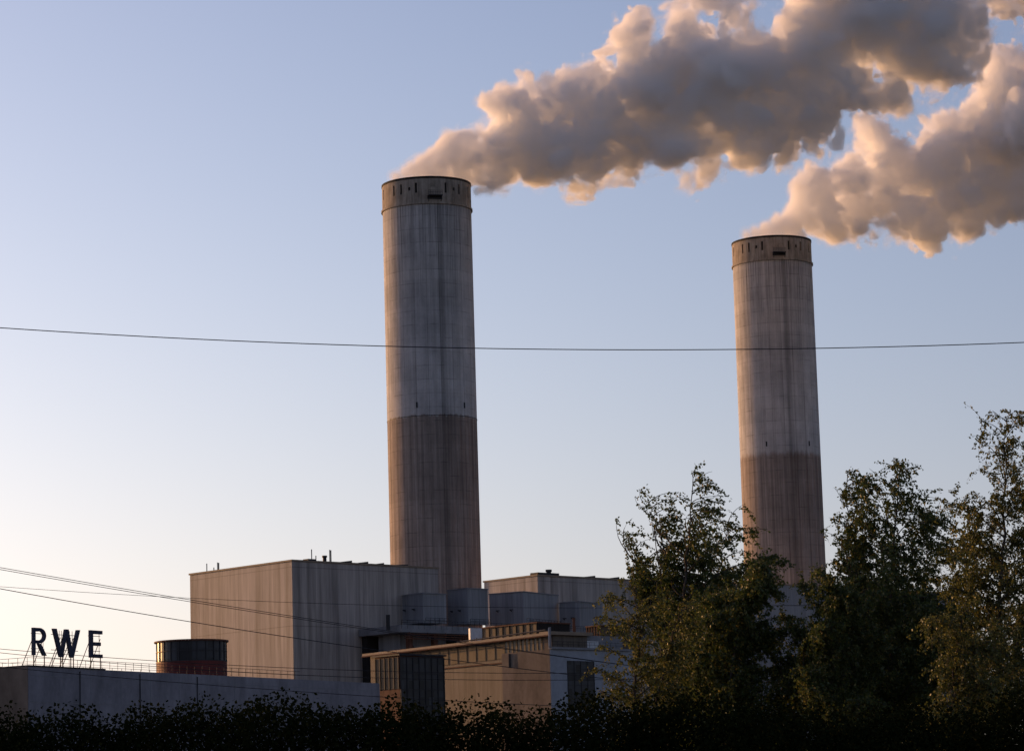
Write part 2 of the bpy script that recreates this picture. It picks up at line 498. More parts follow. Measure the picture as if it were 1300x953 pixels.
def ribbed(m, o, e, L, z0, z1, outn, period=1.1, dep=.022):
    if abs(L) < period: print('short wall', L); return
    """a trapezoidal sheet facade along e from o, proud of the wall by dep"""
    n = int(L / period); period = L / n
    def q(t, h, z): 
        p = XY(o) + e * t + outn * h
        return (p.x, p.y, z)
    for i in range(n):
        a = i * period
        prof = [(a, .02), (a + period * .18, .02), (a + period * .28, dep), (a + period * .9, dep), (a + period, .02)]
        for (t1, h1), (t2, h2) in zip(prof, prof[1:]):
            m.face([q(t1, h1, z0), q(t2, h2, z0), q(t2, h2, z1), q(t1, h1, z1)], [(t1, z0), (t2, z0), (t2, z1), (t1, z1)])

def box_px(cx, ctop, lx, rx, Y, z0=None, bot=None):
    """corner column cx with its top at row ctop, left edge lx, right edge rx, nearest corner at distance Y"""
    A = P(cx, ctop, Y)
    a = ext(A, E1, rx); b = ext(A, E2, lx)
    if bot is not None: z0 = zat(A, bot)
    return XY(A), a, b, z0, A.z

def add_wall_box(t, name, mat, cx, ctop, lx, rx, Y, z0=0.0, bot=None, ribs=0, minb=None, mina=None):
    o, a, b, zz, zt = box_px(cx, ctop, lx, rx, Y, z0, bot)
    if minb: b = max(b, minb)
    if mina: a = max(a, mina)
    m = MB(); m.obox(o, E1, E2, a, b, zz, zt)
    if ribs:
        ribbed(m, o, E1, a, zz, zt - .02, -E2, ribs); ribbed(m, o, E2, b, zz, zt - .02, -E1, ribs)
    w = m.build(name, mat, t)
    return o, a, b, zz, zt, w

def coping(t, o, a, b, z, mat='trim', w=.35, h=.35):
    """parapet coping round the roof edge"""
    m = MB()
    m.obox(o - E2 * .25 - E1 * .25, E1, E2, a + .5, w + .25, z, z + h)
    m.obox(o + E2 * (b - w) - E1 * .25, E1, E2, a + .5, w + .25, z, z + h)
    m.obox(o - E1 * .25 + E2 * w, E1, E2, w + .25, b - 2 * w, z, z + h)
    m.obox(o + E1 * (a - w) + E2 * w, E1, E2, w + .25, b - 2 * w, z, z + h)
    return m.build('coping', mat, t)

def mast(t, px, py_top, Y, zb, rad=.1, panel=False):
    p = P(px, py_top, Y); m = MB()
    m.tube([(p.x, p.y, zb), (p.x, p.y, p.z)], rad, 6)
    if panel:
        q = Vector((p.x, p.y, 0)); m.obox(q + RT * .12, Vector((1, 0, 0)), Vector((0, 1, 0)), .32, .2, p.z - (p.z - zb) * .75, p.z - .1)
    return m.build('antenna', 'metal', t)

# --- boiler house (large, left)
bt = thing('boiler_house', 'tall windowless boiler house with a broad sunlit side, left of the wider chimney', 'building', XY(P(371.5, 900, 750)))
o, a, b, z0, zt, w = add_wall_box(bt, 'facade', 'clad', 370.5, 712.0, 241.2, 556.0, 750, 0, ribs=1.1)
BH = (o, a, b, zt)
coping(bt, o, a, b, zt, 'trim', .3, .4)
r = MB(); r.obox(o + E1 * .6 + E2 * .6, E1, E2, a - 1.2, b - 1.2, zt + .003, zt + .15); r.build('roof', 'roof', bt)
for px, w_, h_ in ((436, 1.3, .55), (458, 1.2, .5), (482, .9, .4), (505, 1.5, .35)):
    p = XY(P(px, 720, 760)); tt = ext(Vector((o.x, o.y, zt)), E1, px)
    m = MB(); q = o + E1 * (tt - 1.0) + E2 * .5
    m.prism([(q + E1 * 0).to_tuple()[:2], (q + E1 * 3.2 * w_).to_tuple()[:2], (q + E1 * 3.2 * w_ + E2 * 6).to_tuple()[:2], (q + E2 * 6).to_tuple()[:2]], zt + .4, [zt + .45, zt + .45 + h_, zt + .45 + h_, zt + .45])
    m.build('roof_light', 'metal', bt)
for px, pt_, Y_, pn in ((262.5, 715, 785, 0), (271.5, 720, 783, 0), (276, 713.5, 781, 1), (395.5, 697, 765, 0), (401, 705, 765, 0), (418.3, 697.5, 768, 1)):
    mast(bt, px, pt_, Y_, zt, .13 if not pn else .1, bool(pn))
def vent_stack(t, px, top, wpx, Y, zb, name='roof_vent', mat='metal'):
    p = P(px, top, Y); rr = wpx / 2 * depth(p) / F; m = MB()
    m.tube([(p.x, p.y, zb), (p.x, p.y, p.z - rr * .7)], rr * .75, 12)
    m.tube([(p.x, p.y, p.z - rr * .7), (p.x, p.y, p.z)], rr, 12)
    return m.build(name, mat, t)
vent_stack(bt, 412, 705, 6.5, 766, zt)
vent_stack(bt, 316.5, 718.5, 4, 772, zt)
m = MB(); q = o + E1 * ext(Vector((o.x, o.y, zt)), E1, 394) + E2 * .8; m.obox(q, E1, E2, 2.4, 2, zt + .15, zt + .9); m.build('roof_hatch', 'metal', bt)

# --- second boiler house
bt2 = thing('boiler_house', 'boiler house between the two chimneys, its narrow orange sunlit side above the duct casings', 'building', XY(P(683, 900, 812)))
o2, a2, b2, _, zt2, w = add_wall_box(bt2, 'facade', 'clad', 682.3, 730.8, 614.6, 945, 809, 0, ribs=1.1)
coping(bt2, o2, a2, b2, zt2, 'trim', .3, .4)
r = MB(); r.obox(o2 + E1 * .6 + E2 * .6, E1, E2, a2 - 1.2, b2 - 1.2, zt2 + .003, zt2 + .15); r.build('roof', 'roof', bt2)
vent_stack(bt2, 676.2, 727, 5, 815, zt2)
vent_stack(bt2, 696.5, 722.8, 8, 820, zt2)
m = MB(); q = o2 + E1 * 1.2 + E2 * 1.0; m.obox(q, E1, E2, 7.5, 3, zt2 + .15, zt2 + 1.1); m.build('roof_plinth', 'metal', bt2)
for px, w_ in ((742, 1.4), (775, 1.2), (815, 1.2), (860, 1.3)):
    tt = ext(Vector((o2.x, o2.y, zt2)), E1, px); q = o2 + E1 * tt + E2 * .5; m = MB()
    m.prism([q.to_tuple()[:2], (q + E1 * 3.2 * w_).to_tuple()[:2], (q + E1 * 3.2 * w_ + E2 * 6).to_tuple()[:2], (q + E2 * 6).to_tuple()[:2]], zt2 + .4, [zt2 + .45, zt2 + .95, zt2 + .95, zt2 + .45])
    m.build('roof_light', 'metal', bt2)

# --- third hall behind the right chimney and trees
bt3 = thing('boiler_house', 'low grey hall at the foot of the narrower chimney, mostly hidden by birches', 'building', XY(P(1000, 900, 905)))
o3, a3, b3, _, zt3, w = add_wall_box(bt3, 'facade', 'clad2', 936, 739.5, 931, 1215, 905, 0, ribs=2.2)
coping(bt3, o3, a3, b3, zt3, 'trim', .3, .4)

# --- duct casings on the service gallery
def casing(label, cx, ctop, lx, rx, Y, bot, head=None):
    global E1, E2
    keep = E1, E2
    if head: E1 = Vector((math.sin(R_(head)), math.cos(R_(head)), 0)); E2 = Vector((-E1.y, E1.x, 0))
    t = thing('duct_casing', label, 'duct casing', XY(P(cx, bot, Y)), 'duct casings between the boiler houses')
    o, a, b, z0, zt, w = add_wall_box(t, 'body', 'clad2', cx, ctop, lx, rx, Y, bot=bot, minb=5)
    m = MB()
    m.obox(o - E1 * .18 - E2 * .18, E1, E2, a + .36, b + .36, zt, zt + .22); m.build('lid', 'concrete', t)
    m = MB()   # stiffener rails and hand rail round the foot
    for zz in (z0 + 1.15, z0 + .6):
        m.tube([(o - E2 * .9).to_tuple()[:2] + (zz,), (o - E2 * .9 + E1 * a).to_tuple()[:2] + (zz,)], .045, 4)
    for j in range(int(a / 1.5) + 1):
        q = o - E2 * .9 + E1 * min(a, j * 1.5); m.tube([(q.x, q.y, z0 - .3), (q.x, q.y, z0 + 1.15)], .045, 4)
    m.build('handrail', 'metal', t)
    for s_ in (.35, .75):
        m = MB()   # pipe elbows seen as small dark marks
        q = o + E2 * (b * s_) - E1 * .02; m.tube([(q.x, q.y, z0 + 3.2), tuple(q - E1 * .9)[:2] + (z0 + 3.5,), tuple(q - E1 * .9 - E2 * 1.0)[:2] + (z0 + 3.45,)], .12, 5)
        m.build('pipe_elbow', 'metal', t)
    E1, E2 = keep
    return t
casing('grey duct casing fixed to the corner of the left boiler house, leftmost of four', 536.5, 753, 507.5, 566, 768, 790)
casing('grey duct casing directly below the wider chimney', 593, 746.8, 568, 619, 776, 791.5)
casing('grey duct casing below the orange side of the boiler house', 664, 751.0, 621, 708.5, 786, 790.5, 31)
casing('grey duct casing standing lower, nearest the birch leaves', 735.5, 763.5, 710, 764, 797, 801, 31)

# --- service gallery (platform on piers)
gt = thing('service_gallery', 'dark concrete gallery on piers carrying the duct casings', 'gallery', XY(P(560, 900, 765)))
A = P(510, 797, 752); a = ext(A, E1, 640); m = MB()
bb = ext(A, E2, 492)
m.obox(XY(A), E1, E2, a + 50, 16, A.z - 0.9, zat(A, 792.5)); m.build('deck', 'concrete', gt)
for cx, wpx in ((524, 4.5), (556, 4), (596, 4), (640, 4)):
    tt = ext(A, E1, cx); q = XY(A) + E1 * tt + E2 * 1.5; m = MB(); m.obox(q, E1, E2, 1.2, 1.2, 0, A.z - .95); m.build('pier', 'rusty', gt)
m = MB(); tt = ext(A, E1, 521); q = XY(A) + E1 * (tt + 1) + E2 * 5
m.obox(q, E1, E2, ext(Vector((q.x, q.y, A.z)), E1, 566), 8, 0, A.z - .95); m.build('stair_enclosure', 'clad2', gt)
m = MB()
for zz in (.55, 1.1):
    m.tube([(XY(A)).to_tuple()[:2] + (A.z + zz + .9,), (XY(A) + E1 * (a + 30)).to_tuple()[:2] + (A.z + zz + .9,)], .045, 4)
for j in range(int((a + 30) / 1.8)):
    q = XY(A) + E1 * (j * 1.8); m.tube([(q.x, q.y, A.z), (q.x, q.y, A.z + 2.0)], .045, 4)
m.build('railing', 'metal', gt)
p = P(492.5, 780, 753); m = MB(); m.tube([(p.x, p.y, A.z - .3), (p.x, p.y, p.z)], .5, 10); m.build('exhaust_pipe', 'metal', gt)
for j in range(4):      # diagonal braces under the deck
    q = XY(A) + E1 * (3 + j * 7.5) + E2 * 2; m = MB()
    m.tube([(q.x, q.y, A.z - 1), ((q + E1 * 5).x, (q + E1 * 5).y, A.z - 8)], .16, 5); m.build('brace', 'metal', gt)
m = MB()
for k_ in range(3):
    q = XY(A) - E2 * .35 + E1 * .5; zz = A.z - 1.3 - .55 * k_
    m.tube([(q.x, q.y, zz), ((q + E1 * 33).x, (q + E1 * 33).y, zz)], .14, 6)
for j in range(6):
    q = XY(A) - E2 * .38 + E1 * (2 + 5.8 * j); m.tube([(q.x, q.y, A.z - .8), (q.x, q.y, A.z - 2.6)], .08, 4)
m.build('pipe_rack', 'rusty', gt)
m = MB(); q = XY(A) + E1 * 1; m.obox(q + E2 * 14, E1, E2, a + 46, 2, 0, A.z - .95); m.build('deck_shade_wall', 'soot_and_shade', gt)  # near-black wall, the shade under the deck put into its colour

# --- bunker hall in front (sunlit ochre side, shaded right side)
ht = thing('conveyor_hall', 'low hall with ochre panels and a bright roof edge before the duct casings', 'building', XY(P(697, 900, 590)))
K = P(697.5, 823.5, 590)                       # upper corner of the rendered block
z_rb = K.z
# rendered block: lit left face 637..697.5, shaded right face to 800
b_r = ext(K, E2, 637); a_r = ext(K, E1, 800)
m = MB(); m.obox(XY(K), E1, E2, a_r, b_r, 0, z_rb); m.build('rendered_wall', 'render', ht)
m = MB(); m.obox(XY(K) - E2 * .03 + E1 * .03, E1, -E2, a_r, .12, 0, z_rb - .02); m.build('shade_tinted_wall', 'render_shade', ht)  # facing on the shaded side, its bluish shade painted in
m = MB(); m.obox(XY(K) - E2 * .55 - E1 * .02, E1, E2, a_r, .9, z_rb + .003, z_rb + .42); m.build('ledge', 'concrete', ht)
# big window in the shaded wall
t1 = ext(K, E1, 718.5); t2 = ext(K, E1, 752); zw = zat(XY(K) + E1 * t1, 838.5)
m = MB(); m.obox(XY(K) + E1 * t1 - E2 * .16, E1, -E2, t2 - t1, .04, zw - 9, zw)
wn = m.build('window', 'glass', ht)
m = MB()
for j in range(5):
    q = XY(K) + E1 * (t1 + (t2 - t1) * j / 4) - E2 * .2; m.obox(q, E1, -E2, .1, .08, zw - 9, zw)
for j in range(7):
    q = XY(K) + E1 * t1 - E2 * .2; m.obox(q, E1, -E2, t2 - t1, .06, zw - 9 + j * 1.5 - .04, zw - 9 + j * 1.5 + .04)
m.build('frame', 'metal', wn)
# long ochre wall behind, 563..697, stepping up to the eaves
Kb = XY(K) + E1 * .9
ez = zat(Kb, 802.5)                             # eaves height at the corner
Lw = ext(Vector((Kb.x, Kb.y, ez)), E2, 470)
fz = zat(Kb + E2 * Lw, 829.5)
def eave(t): return ez + (fz - ez) * t / Lw
a_h = ext(Vector((Kb.x, Kb.y, ez)), E1, 745)
m = MB()
cs = [Kb, Kb + E1 * a_h, Kb + E1 * a_h + E2 * Lw, Kb + E2 * Lw]
m.prism([c.to_tuple()[:2] for c in cs], 0, [ez - .5, ez - .5, fz - .5, fz - .5]); m.build('wall', 'clad3', ht)
# roof slab with sunlit fascia
m = MB(); ov = 1.3
c2 = [Kb - E1 * ov - E2 * .8, Kb + E1 * (a_h + .5) - E2 * .8, Kb + E1 * (a_h + .5) + E2 * (Lw + 1), Kb - E1 * ov + E2 * (Lw + 1)]
zz = [ez, ez, fz, fz]
for k in range(4):
    q = (k + 1) % 4
    m.face([(c2[k].x, c2[k].y, zz[k] - .45), (c2[q].x, c2[q].y, zz[q] - .45), (c2[q].x, c2[q].y, zz[q]), (c2[k].x, c2[k].y, zz[k])])
m.face([(c2[k].x, c2[k].y, zz[k]) for k in range(4)]); m.face([(c2[k].x, c2[k].y, zz[k] - .45) for k in (3, 2, 1, 0)])
m.build('roof', 'trim', ht)
# gutter under the fascia
m = MB(); m.tube([(c2[0] - E1 * .12).to_tuple()[:2] + (ez - .62,), (c2[3] - E1 * .12).to_tuple()[:2] + (fz - .62,)], .12, 6); m.build('gutter', 'rusty', ht)
# panel strip with posts below the eaves
def strip(t0, t1, dz0, dz1, mat, posts, pm, name='panel_strip', pw=.16):
    m = MB(); n = 1
    p0 = Kb + E2 * t0 - E1 * .12; p1 = Kb + E2 * t1 - E1 * .12
    m.face([(p1.x, p1.y, eave(t1) - dz1), (p0.x, p0.y, eave(t0) - dz1), (p0.x, p0.y, eave(t0) - dz0), (p1.x, p1.y, eave(t1) - dz0)])
    s_ = m.build(name, mat, ht)
    m = MB()
    for j in range(posts + 1):
        t = t0 + (t1 - t0) * j / posts; q = Kb + E2 * (t - pw / 2) - E1 * .14
        m.obox(q, E2, -E1, pw, .05, eave(t) - dz1, eave(t) - dz0)
    q0 = Kb + E2 * t0 - E1 * .15; q1 = Kb + E2 * t1 - E1 * .15      # head rail joining the posts
    m.face([(q1.x, q1.y, eave(t1) - dz0 - .16), (q0.x, q0.y, eave(t0) - dz0 - .16), (q0.x, q0.y, eave(t0) - dz0), (q1.x, q1.y, eave(t1) - dz0)])
    m.build('mullion', pm, s_)
tA = ext(Vector((Kb.x, Kb.y, ez)), E2, 640.5); tC = ext(Vector((Kb.x, Kb.y, ez)), E2, 562)
tB = ext(Vector((Kb.x, Kb.y, ez)), E2, 688)
strip(.2, tB, .5, 3.6, 'render', 1, 'metal', 'end_panel')
strip(tB, tA, .5, 3.5, 'glass', 9, 'panel', 'clerestory', .42)
strip(tA, Lw - 2, .8, 3.9, 'panel', 14, 'metal')
m = MB(); p0 = Kb + E2 * tA - E1 * .14; p1 = Kb + E2 * (Lw - 2) - E1 * .14
m.obox(XY(p0), E2, -E1, Lw - 2 - tA, .12, min(eave(tA), eave(Lw)) - 4.35, min(eave(tA), eave(Lw)) - 4.15); m.build('sill', 'rusty', ht)
# set-back upper storey of the shaded side
U = XY(K) + E1 * 1.0 + E2 * .0
# roof monitor
mt_ = P(681.8, 790.5, 622)
am = ext(mt_, E1, 722); bm_ = ext(mt_, E2, 613)
m = MB(); m.obox(XY(mt_), E1, E2, am, bm_, ez - 3, mt_.z); mon = m.build('roof_monitor', 'panel', ht)
m = MB(); m.obox(XY(mt_) - E1 * .3 - E2 * .3, E1, E2, am + .6, bm_ + .6, mt_.z, mt_.z + .25); m.build('lid', 'rusty', mon)
m = MB()
for j in range(9):
    q = XY(mt_) + E2 * (bm_ * j / 8); m.obox(q, E2, -E1, .15, .12, ez - 2, mt_.z - .01)
for j in range(16):
    q = XY(mt_) + E1 * (am * j / 15); m.obox(q, E1, -E2, .15, .12, ez - 2, mt_.z - .01)
m.obox(XY(mt_) - E2 * .002, E1, -E2, am, .06, ez - 2, mt_.z - .02)  # dark sheet, shade of the right face put into its colour
m.build('louvre_and_shade', 'soot_and_shade', mon)
# second, smaller monitor near the birch
m2 = P(762, 794.5, 632); am2 = ext(m2, E1, 800)
m = MB(); m.obox(XY(m2), E1, E2, am2, ext(m2, E2, 745.5), 0, m2.z); q_ = m.build('roof_monitor', 'panel', ht)
m = MB(); m.obox(XY(m2) - E1 * .3 - E2 * .3, E1, E2, am2 + .6, ext(m2, E2, 745.5) + .6, m2.z, m2.z + .25)
for j in range(6):
    q = XY(m2) + E2 * (ext(m2, E2, 745.5) * j / 5); m.obox(q, E2, -E1, .2, .12, ez - 2, m2.z - .01)
m.build('lid', 'rusty', q_)
# upper storey shaded wall behind the terrace
A4 = XY(K) + E1 * 1.4 + E2 * 2.2
m = MB(); zz4 = zat(A4, 804.5); m.obox(A4, E1, E2, ext(Vector((A4.x, A4.y, zz4)), E1, 790), 6, 0, zz4); m.build('upper_wall', 'concrete', ht)
m = MB(); m.obox(A4 - E2 * 1.0, E1, E2, ext(Vector((A4.x, A4.y, zz4)), E1, 748), 3, zz4 + .003, zz4 + .5); m.build('canopy', 'trim', ht)
# posts and small stacks
def post(px, top, bot, Y, wpx, mat, name='post'):
    p = P(px, top, Y); zb = zat(p, bot); w = wpx * depth(p) / F; m = MB()
    m.obox(XY(p) - Vector((w / 2, 0, 0)), Vector((1, 0, 0)), Vector((0, 1, 0)), w, w, zb, p.z); return m.build(name, mat, ht)
post(697.8, 795.5, 822, 588.5, 3.2, 'concrete')
post(696.2, 797, 820, 588.2, .9, 'white', 'conduit')
post(728.5, 784, 802, 612, 3.5, 'rusty', 'flue_stub')
# pale vent box on the roof with a sunlit left edge
v0 = P(596.8, 797.0, 628); m = MB()
E1v = Vector((math.sin(R_(70)), math.cos(R_(70)), 0)); E2v = Vector((-E1v.y, E1v.x, 0))
m.obox(XY(v0), E1v, E2v, 2.5, 1.0, fz - 1, v0.z); m.build('vent_box', 'white', ht)
rr_ = MB()      # terrace railing
zc_ = z_rb + .42
for j in range(int(a_r / 1.4)):
    q = XY(K) + E1 * (.3 + j * 1.4) - E2 * .4; rr_.tube([(q.x, q.y, zc_), (q.x, q.y, zc_ + 1.05)], .03, 4)
for hh in (.55, 1.05):
    q = XY(K) + E1 * .3 - E2 * .4; q2 = q + E1 * (a_r - .6); rr_.tube([(q.x, q.y, zc_ + hh), (q2.x, q2.y, zc_ + hh)], .028, 4)
rr_.build('railing', 'metal', ht)
pp_ = MB()      # pipe run behind the eaves
zq = ez + .9
pp_.tube([(Kb + E2 * 5 + E1 * 3).to_tuple()[:2] + (zq,), (Kb + E2 * 30 + E1 * 3).to_tuple()[:2] + (zq - .6,), (Kb + E2 * 30 + E1 * 9).to_tuple()[:2] + (zq - .6,)], .16, 6)
for j in range(6):
    q = Kb + E2 * (6 + j * 4.6) + E1 * 3; pp_.tube([(q.x, q.y, zq - 1.6), (q.x, q.y, zq - .1)], .07, 4)
pp_.build('pipe_run', 'metal', ht)
# terrace plant boxes
for i, (x0, x1, yt, yb) in enumerate(((717, 723, 820, 825), (726, 741.5, 818.3, 825), (747, 760, 816, 825))):
    p = P(x0, yb, 592); zt_ = zat(p, yt); m = MB()
    q = XY(P(x0, yb, 589 + (x0 - 697) * .15)) + E2 * .6
    zc_ = z_rb + .42
    m.obox(q, E1, E2, ext(Vector((q.x, q.y, zc_)), E1, x1), 1.2, zc_, zc_ + (yb - yt) * .15)
    bo = m.build('roof_unit', 'white', None)
    tag(bo, ('small pale box on the hall terrace, beside the corner post', 'long pale low box in the middle of the hall terrace', 'taller pale box on the hall terrace, closest to the birch')[i], 'roof unit', 'pale boxes on the hall terrace')
# downpipe on the rendered wall
q = XY(K) + E2 * (b_r * .83) - E1 * .1; m = MB(); m.tube([(q.x, q.y, z_rb - .2), (q.x, q.y, z_rb - 2.8)], .22, 6); m.build('downpipe', 'metal', ht)

# --- glazed stair block left of the hall
st = thing('glazed_stair_block', 'dark glazed stair block with a brick coloured sunlit end, left of the ochre hall', 'building', XY(P(506, 900, 575)))
o5, a5, b5, _, zt5, w = add_wall_box(st, 'core', 'rusty', 507, 831.5, 476.5, 563, 575, 0)
m = MB(); m.obox(o5 - E1 * .5 - E2 * .5, E1, E2, a5 + .8, b5 + 1, zt5, zt5 + .3); m.build('roof', 'metal', st)
m = MB(); m.obox(o5 - E2 * .08, E1, -E2, a5 - .1, .05, 2, zt5 - .2); gw = m.build('glazing', 'glass', st)
m = MB()
for j in range(8): m.obox(o5 + E1 * (a5 - .2) * (j / 7) - E2 * .14, E1, -E2, .18, .12, 1, zt5 - .15)
for j in range(9): m.obox(o5 - E2 * .135, E1, -E2, a5 - .1, .08, zt5 - .4 - j * 2.9, zt5 - .2 - j * 2.9)
m.build('mullion', 'metal', gw)
m = MB(); m.obox(o5 - E1 * .05 + E2 * .1, E2, -E1, b5 - .2, .05, zt5 - 6.0, zt5 - .3); gw = m.build('side_panel', 'panel', st)
m = MB()
for j in range(6): m.obox(o5 + E2 * (.1 + (b5 - .3) * (j / 5)) - E1 * .12, E2, -E1, .2, .12, zt5 - 6.0, zt5 - .3)
m.build('mullion', 'metal', gw)

# --- RWE building
HR = R_(33); F1 = Vector((math.sin(HR), math.cos(HR), 0)); F2 = Vector((-math.cos(HR), math.sin(HR), 0))
ot = thing('office_block', 'long flat roofed blue grey block below the rooftop letters, its left end sunlit', 'building', XY(P(36, 900, 400)))
Kc = P(35.7, 845.2, 400)
aR = ext(Kc, F1, 482); bR = ext(Kc, F2, -60)
m = MB(); m.obox(XY(Kc), F1, F2, aR, 40, 0, Kc.z); m.build('wall', 'parapet', ot)
m = MB(); m.obox(XY(Kc) + F2 * .0 - F1 * .02, F2, -F1, 40, .06, 0, Kc.z - .01); m.build('end_wall', 'render', ot)
cutp = ext(Kc, F1, 134)
m = MB(); m.obox(XY(Kc) - F1 * .1 - F2 * .12, F1, F2, cutp, 39.9, Kc.z + .003, Kc.z + .16); m.build('coping', 'metal', ot)
m = MB()
jt = MB()
for j in range(1, int(aR / 6)):
    q = XY(Kc) + F1 * (j * 6) ; jt.obox(q, F1, -F2, .09, .02, 0, Kc.z - .02)
for hz in (1.1, 4.4, 7.7):
    jt.obox(XY(Kc) + F1 * .3, F1, -F2, aR - .6, .024, Kc.z - hz - .07, Kc.z - hz)
jt.build('joint', 'concrete', ot)
for j, hz in ((9, 3.2), (21, 3.4), (33, 3.2)):
    q = XY(Kc) + F1 * (j + .8); dp = MB(); dp.tube([((q - F2 * .12).x, (q - F2 * .12).y, 0), ((q - F2 * .12).x, (q - F2 * .12).y, Kc.z - .3)], .07, 6); dp.build('downpipe', 'metal', ot)
m = MB()
def rail(o, e, L, z, step=1.6, h=1.05):
    m.tube([o.to_tuple()[:2] + (z + h,), (o + e * L).to_tuple()[:2] + (z + h,)], .028, 4)
    m.tube([o.to_tuple()[:2] + (z + h * .5,), (o + e * L).to_tuple()[:2] + (z + h * .5,)], .022, 4)
    for j in range(int(L / step) + 1):
        q = o + e * (j * step); m.tube([(q.x, q.y, z), (q.x, q.y, z + h)], .03, 4)
rail(XY(Kc) + F1 * .4 + F2 * .5, F1, aR * .75, Kc.z + .1)
rail(XY(Kc) + F1 * .4 + F2 * .5, F2, 39, Kc.z + .1)
rail(XY(Kc) + F1 * .4 + F2 * 12, F1, aR * .7, Kc.z + .1, 2.0, 1.3)
m.build('railing', 'metal', ot)

# --- rooftop letters (each a part with its own frame)
sg = thing('rooftop_sign', 'dark blue letters RWE on thin struts at the edge of the blue grey roof', 'sign', XY(Kc) + Vector((0, 0, Kc.z)))
def letter(polys, x0, x1, ytop, ybot, wm, ch):
    """polys in unit square (x right, y up); strokes given as polygons"""
    Q = Vector((Kc.x, Kc.y, Kc.z + 1)) + F2 * .6
    ta = ext(Q, F1, x0); tb = ext(Q, F1, x1)
    pa = XY(Q) + F1 * ta
    zt_, zb_ = zat(pa, ytop), zat(pa, ybot)
    m = MB(); th = .35
    for pi_, poly in enumerate(polys):
        pts = [(pa + F1 * ((tb - ta) * x)) - F2 * (.006 * pi_) + Vector((0, 0, zb_ + (zt_ - zb_) * y)) for x, y in poly]
        fr = [p - F2 * 0 for p in pts]; bk = [p + F2 * th for p in pts]
        m.face(fr); m.face(bk[::-1])
        n = len(poly)
        for k in range(n):
            q = (k + 1) % n
            m.face([fr[q], fr[k], bk[k], bk[q]])
    L = m.build('letter', 'letter', sg)
    L['label'] = 'dark blue letter ' + ch
    s = MB()
    zr = Kc.z + .1
    for fx in ((.1, .9) if ch != 'W' else (.3, .38, .68, .78)):
        p = pa + F1 * ((tb - ta) * fx) + F2 * .2
        s.tube([(p.x, p.y, zb_ + .1), (p.x, p.y, zr)], .07, 4)
        q = p + F2 * 1.6 - F1 * .5; s.tube([(p.x, p.y, zb_ + (zt_ - zb_) * .7), (q.x, q.y, zr)], .05, 4)
        q2 = p + F2 * .2; s.tube([(q2.x, q2.y, zb_ + (zt_ - zb_) * .95), (q2.x, q2.y, zb_)], .035, 4)
    for hz in (.25, .8):       # rails of the frame behind the letter
        a_ = pa + F2 * .42; b_ = a_ + F1 * (tb - ta); zz = zb_ + (zt_ - zb_) * hz
        s.tube([(a_.x, a_.y, zz), (b_.x, b_.y, zz)], .04, 4)
    s.build('strut', 'metal', L)
def arcband(cx, cy, rx, ry, w, wy, a0, a1, n=10):
    out = []
    for i in range(n):
        b0 = R_(a0 + (a1 - a0) * i / n); b1 = R_(a0 + (a1 - a0) * (i + 1) / n)
        out.append([(cx + (rx - w) * math.cos(b0), cy + (ry - wy) * math.sin(b0)), (cx + rx * math.cos(b0), cy + ry * math.sin(b0)),
                    (cx + rx * math.cos(b1), cy + ry * math.sin(b1)), (cx + (rx - w) * math.cos(b1), cy + (ry - wy) * math.sin(b1))])
    return out
Rp = [[(0, 0), (.18, 0), (.18, 1), (0, 1)], [(.182, .87), (.45, .87), (.45, 1), (.182, 1)], [(.182, .435), (.45, .435), (.45, .545), (.182, .545)],
      [(.25, .418), (.44, .418), (1.0, 0), (.72, 0), (.25, .36)]]
Rp = Rp[:3] + [[(.36, .43), (.76, 0), (1.0, 0), (.58, .43)]] + arcband(.45, .7175, .5, .2825, .19, .11, -90, 90)
Wp = [[(0, 1), (.13, 1), (.36, 0), (.25, 0)], [(.26, 0), (.36, 0), (.55, 1), (.45, 1)],
      [(.45, 1), (.57, 1), (.75, 0), (.64, 0)], [(.65, 0), (.75, 0), (1.0, 1), (.89, 1)]]
Ep = [[(0, 0), (.24, 0), (.24, 1), (0, 1)], [(.282, .87), (1, .87), (1, 1), (.282, 1)], [(.282, .44), (.86, .44), (.86, .57), (.282, .57)], [(.282, 0), (1, 0), (1, .13), (.282, .13)]]
letter(Rp, 42.5, 59.5, 796, 831, 0, 'R')
letter(Wp, 68, 102.2, 797.2, 833, 0, 'W')
letter(Ep, 115, 130.5, 799.3, 834, 0, 'E')

# --- round red and glass tower
dt = thing('round_stair_tower', 'short round tower, black glazing over dark red sheet, behind the blue grey roof', 'tower', XY(P(243, 900, 470)))
cc = P(243, 815.5, 475); Rr = 44.8 * depth(cc) / F; cxy = XY(cc)
zt6 = cc.z; zm = zat(cxy - Vector((0, Rr, 0)), 838); N6 = 48
def cyl(name, mat, r, z0, z1, parent, cap=False):
    m = MB()
    for k in range(N6):
        a0 = 2 * math.pi * k / N6; a1 = 2 * math.pi * (k + 1) / N6
        p = [(cxy.x + r * math.cos(a0), cxy.y + r * math.sin(a0)), (cxy.x + r * math.cos(a1), cxy.y + r * math.sin(a1))]
        m.face([(*p[0], z0), (*p[1], z0), (*p[1], z1), (*p[0], z1)], [(a0 * r, z0), (a1 * r, z0), (a1 * r, z1), (a0 * r, z1)])
        if cap: m.face([(cxy.x, cxy.y, z1), (*p[0], z1), (*p[1], z1)]); m.face([(cxy.x, cxy.y, z0), (*p[1], z0), (*p[0], z0)])
    return m.build(name, mat, parent)
cyl('drum', 'red', Rr, 0, zm, dt); gl = cyl('glazing', 'glass', Rr - .1, zm - .01, zt6, dt)
cyl('roof', 'rusty', Rr + .28, zt6, zt6 + .22, dt, True)
m = MB()
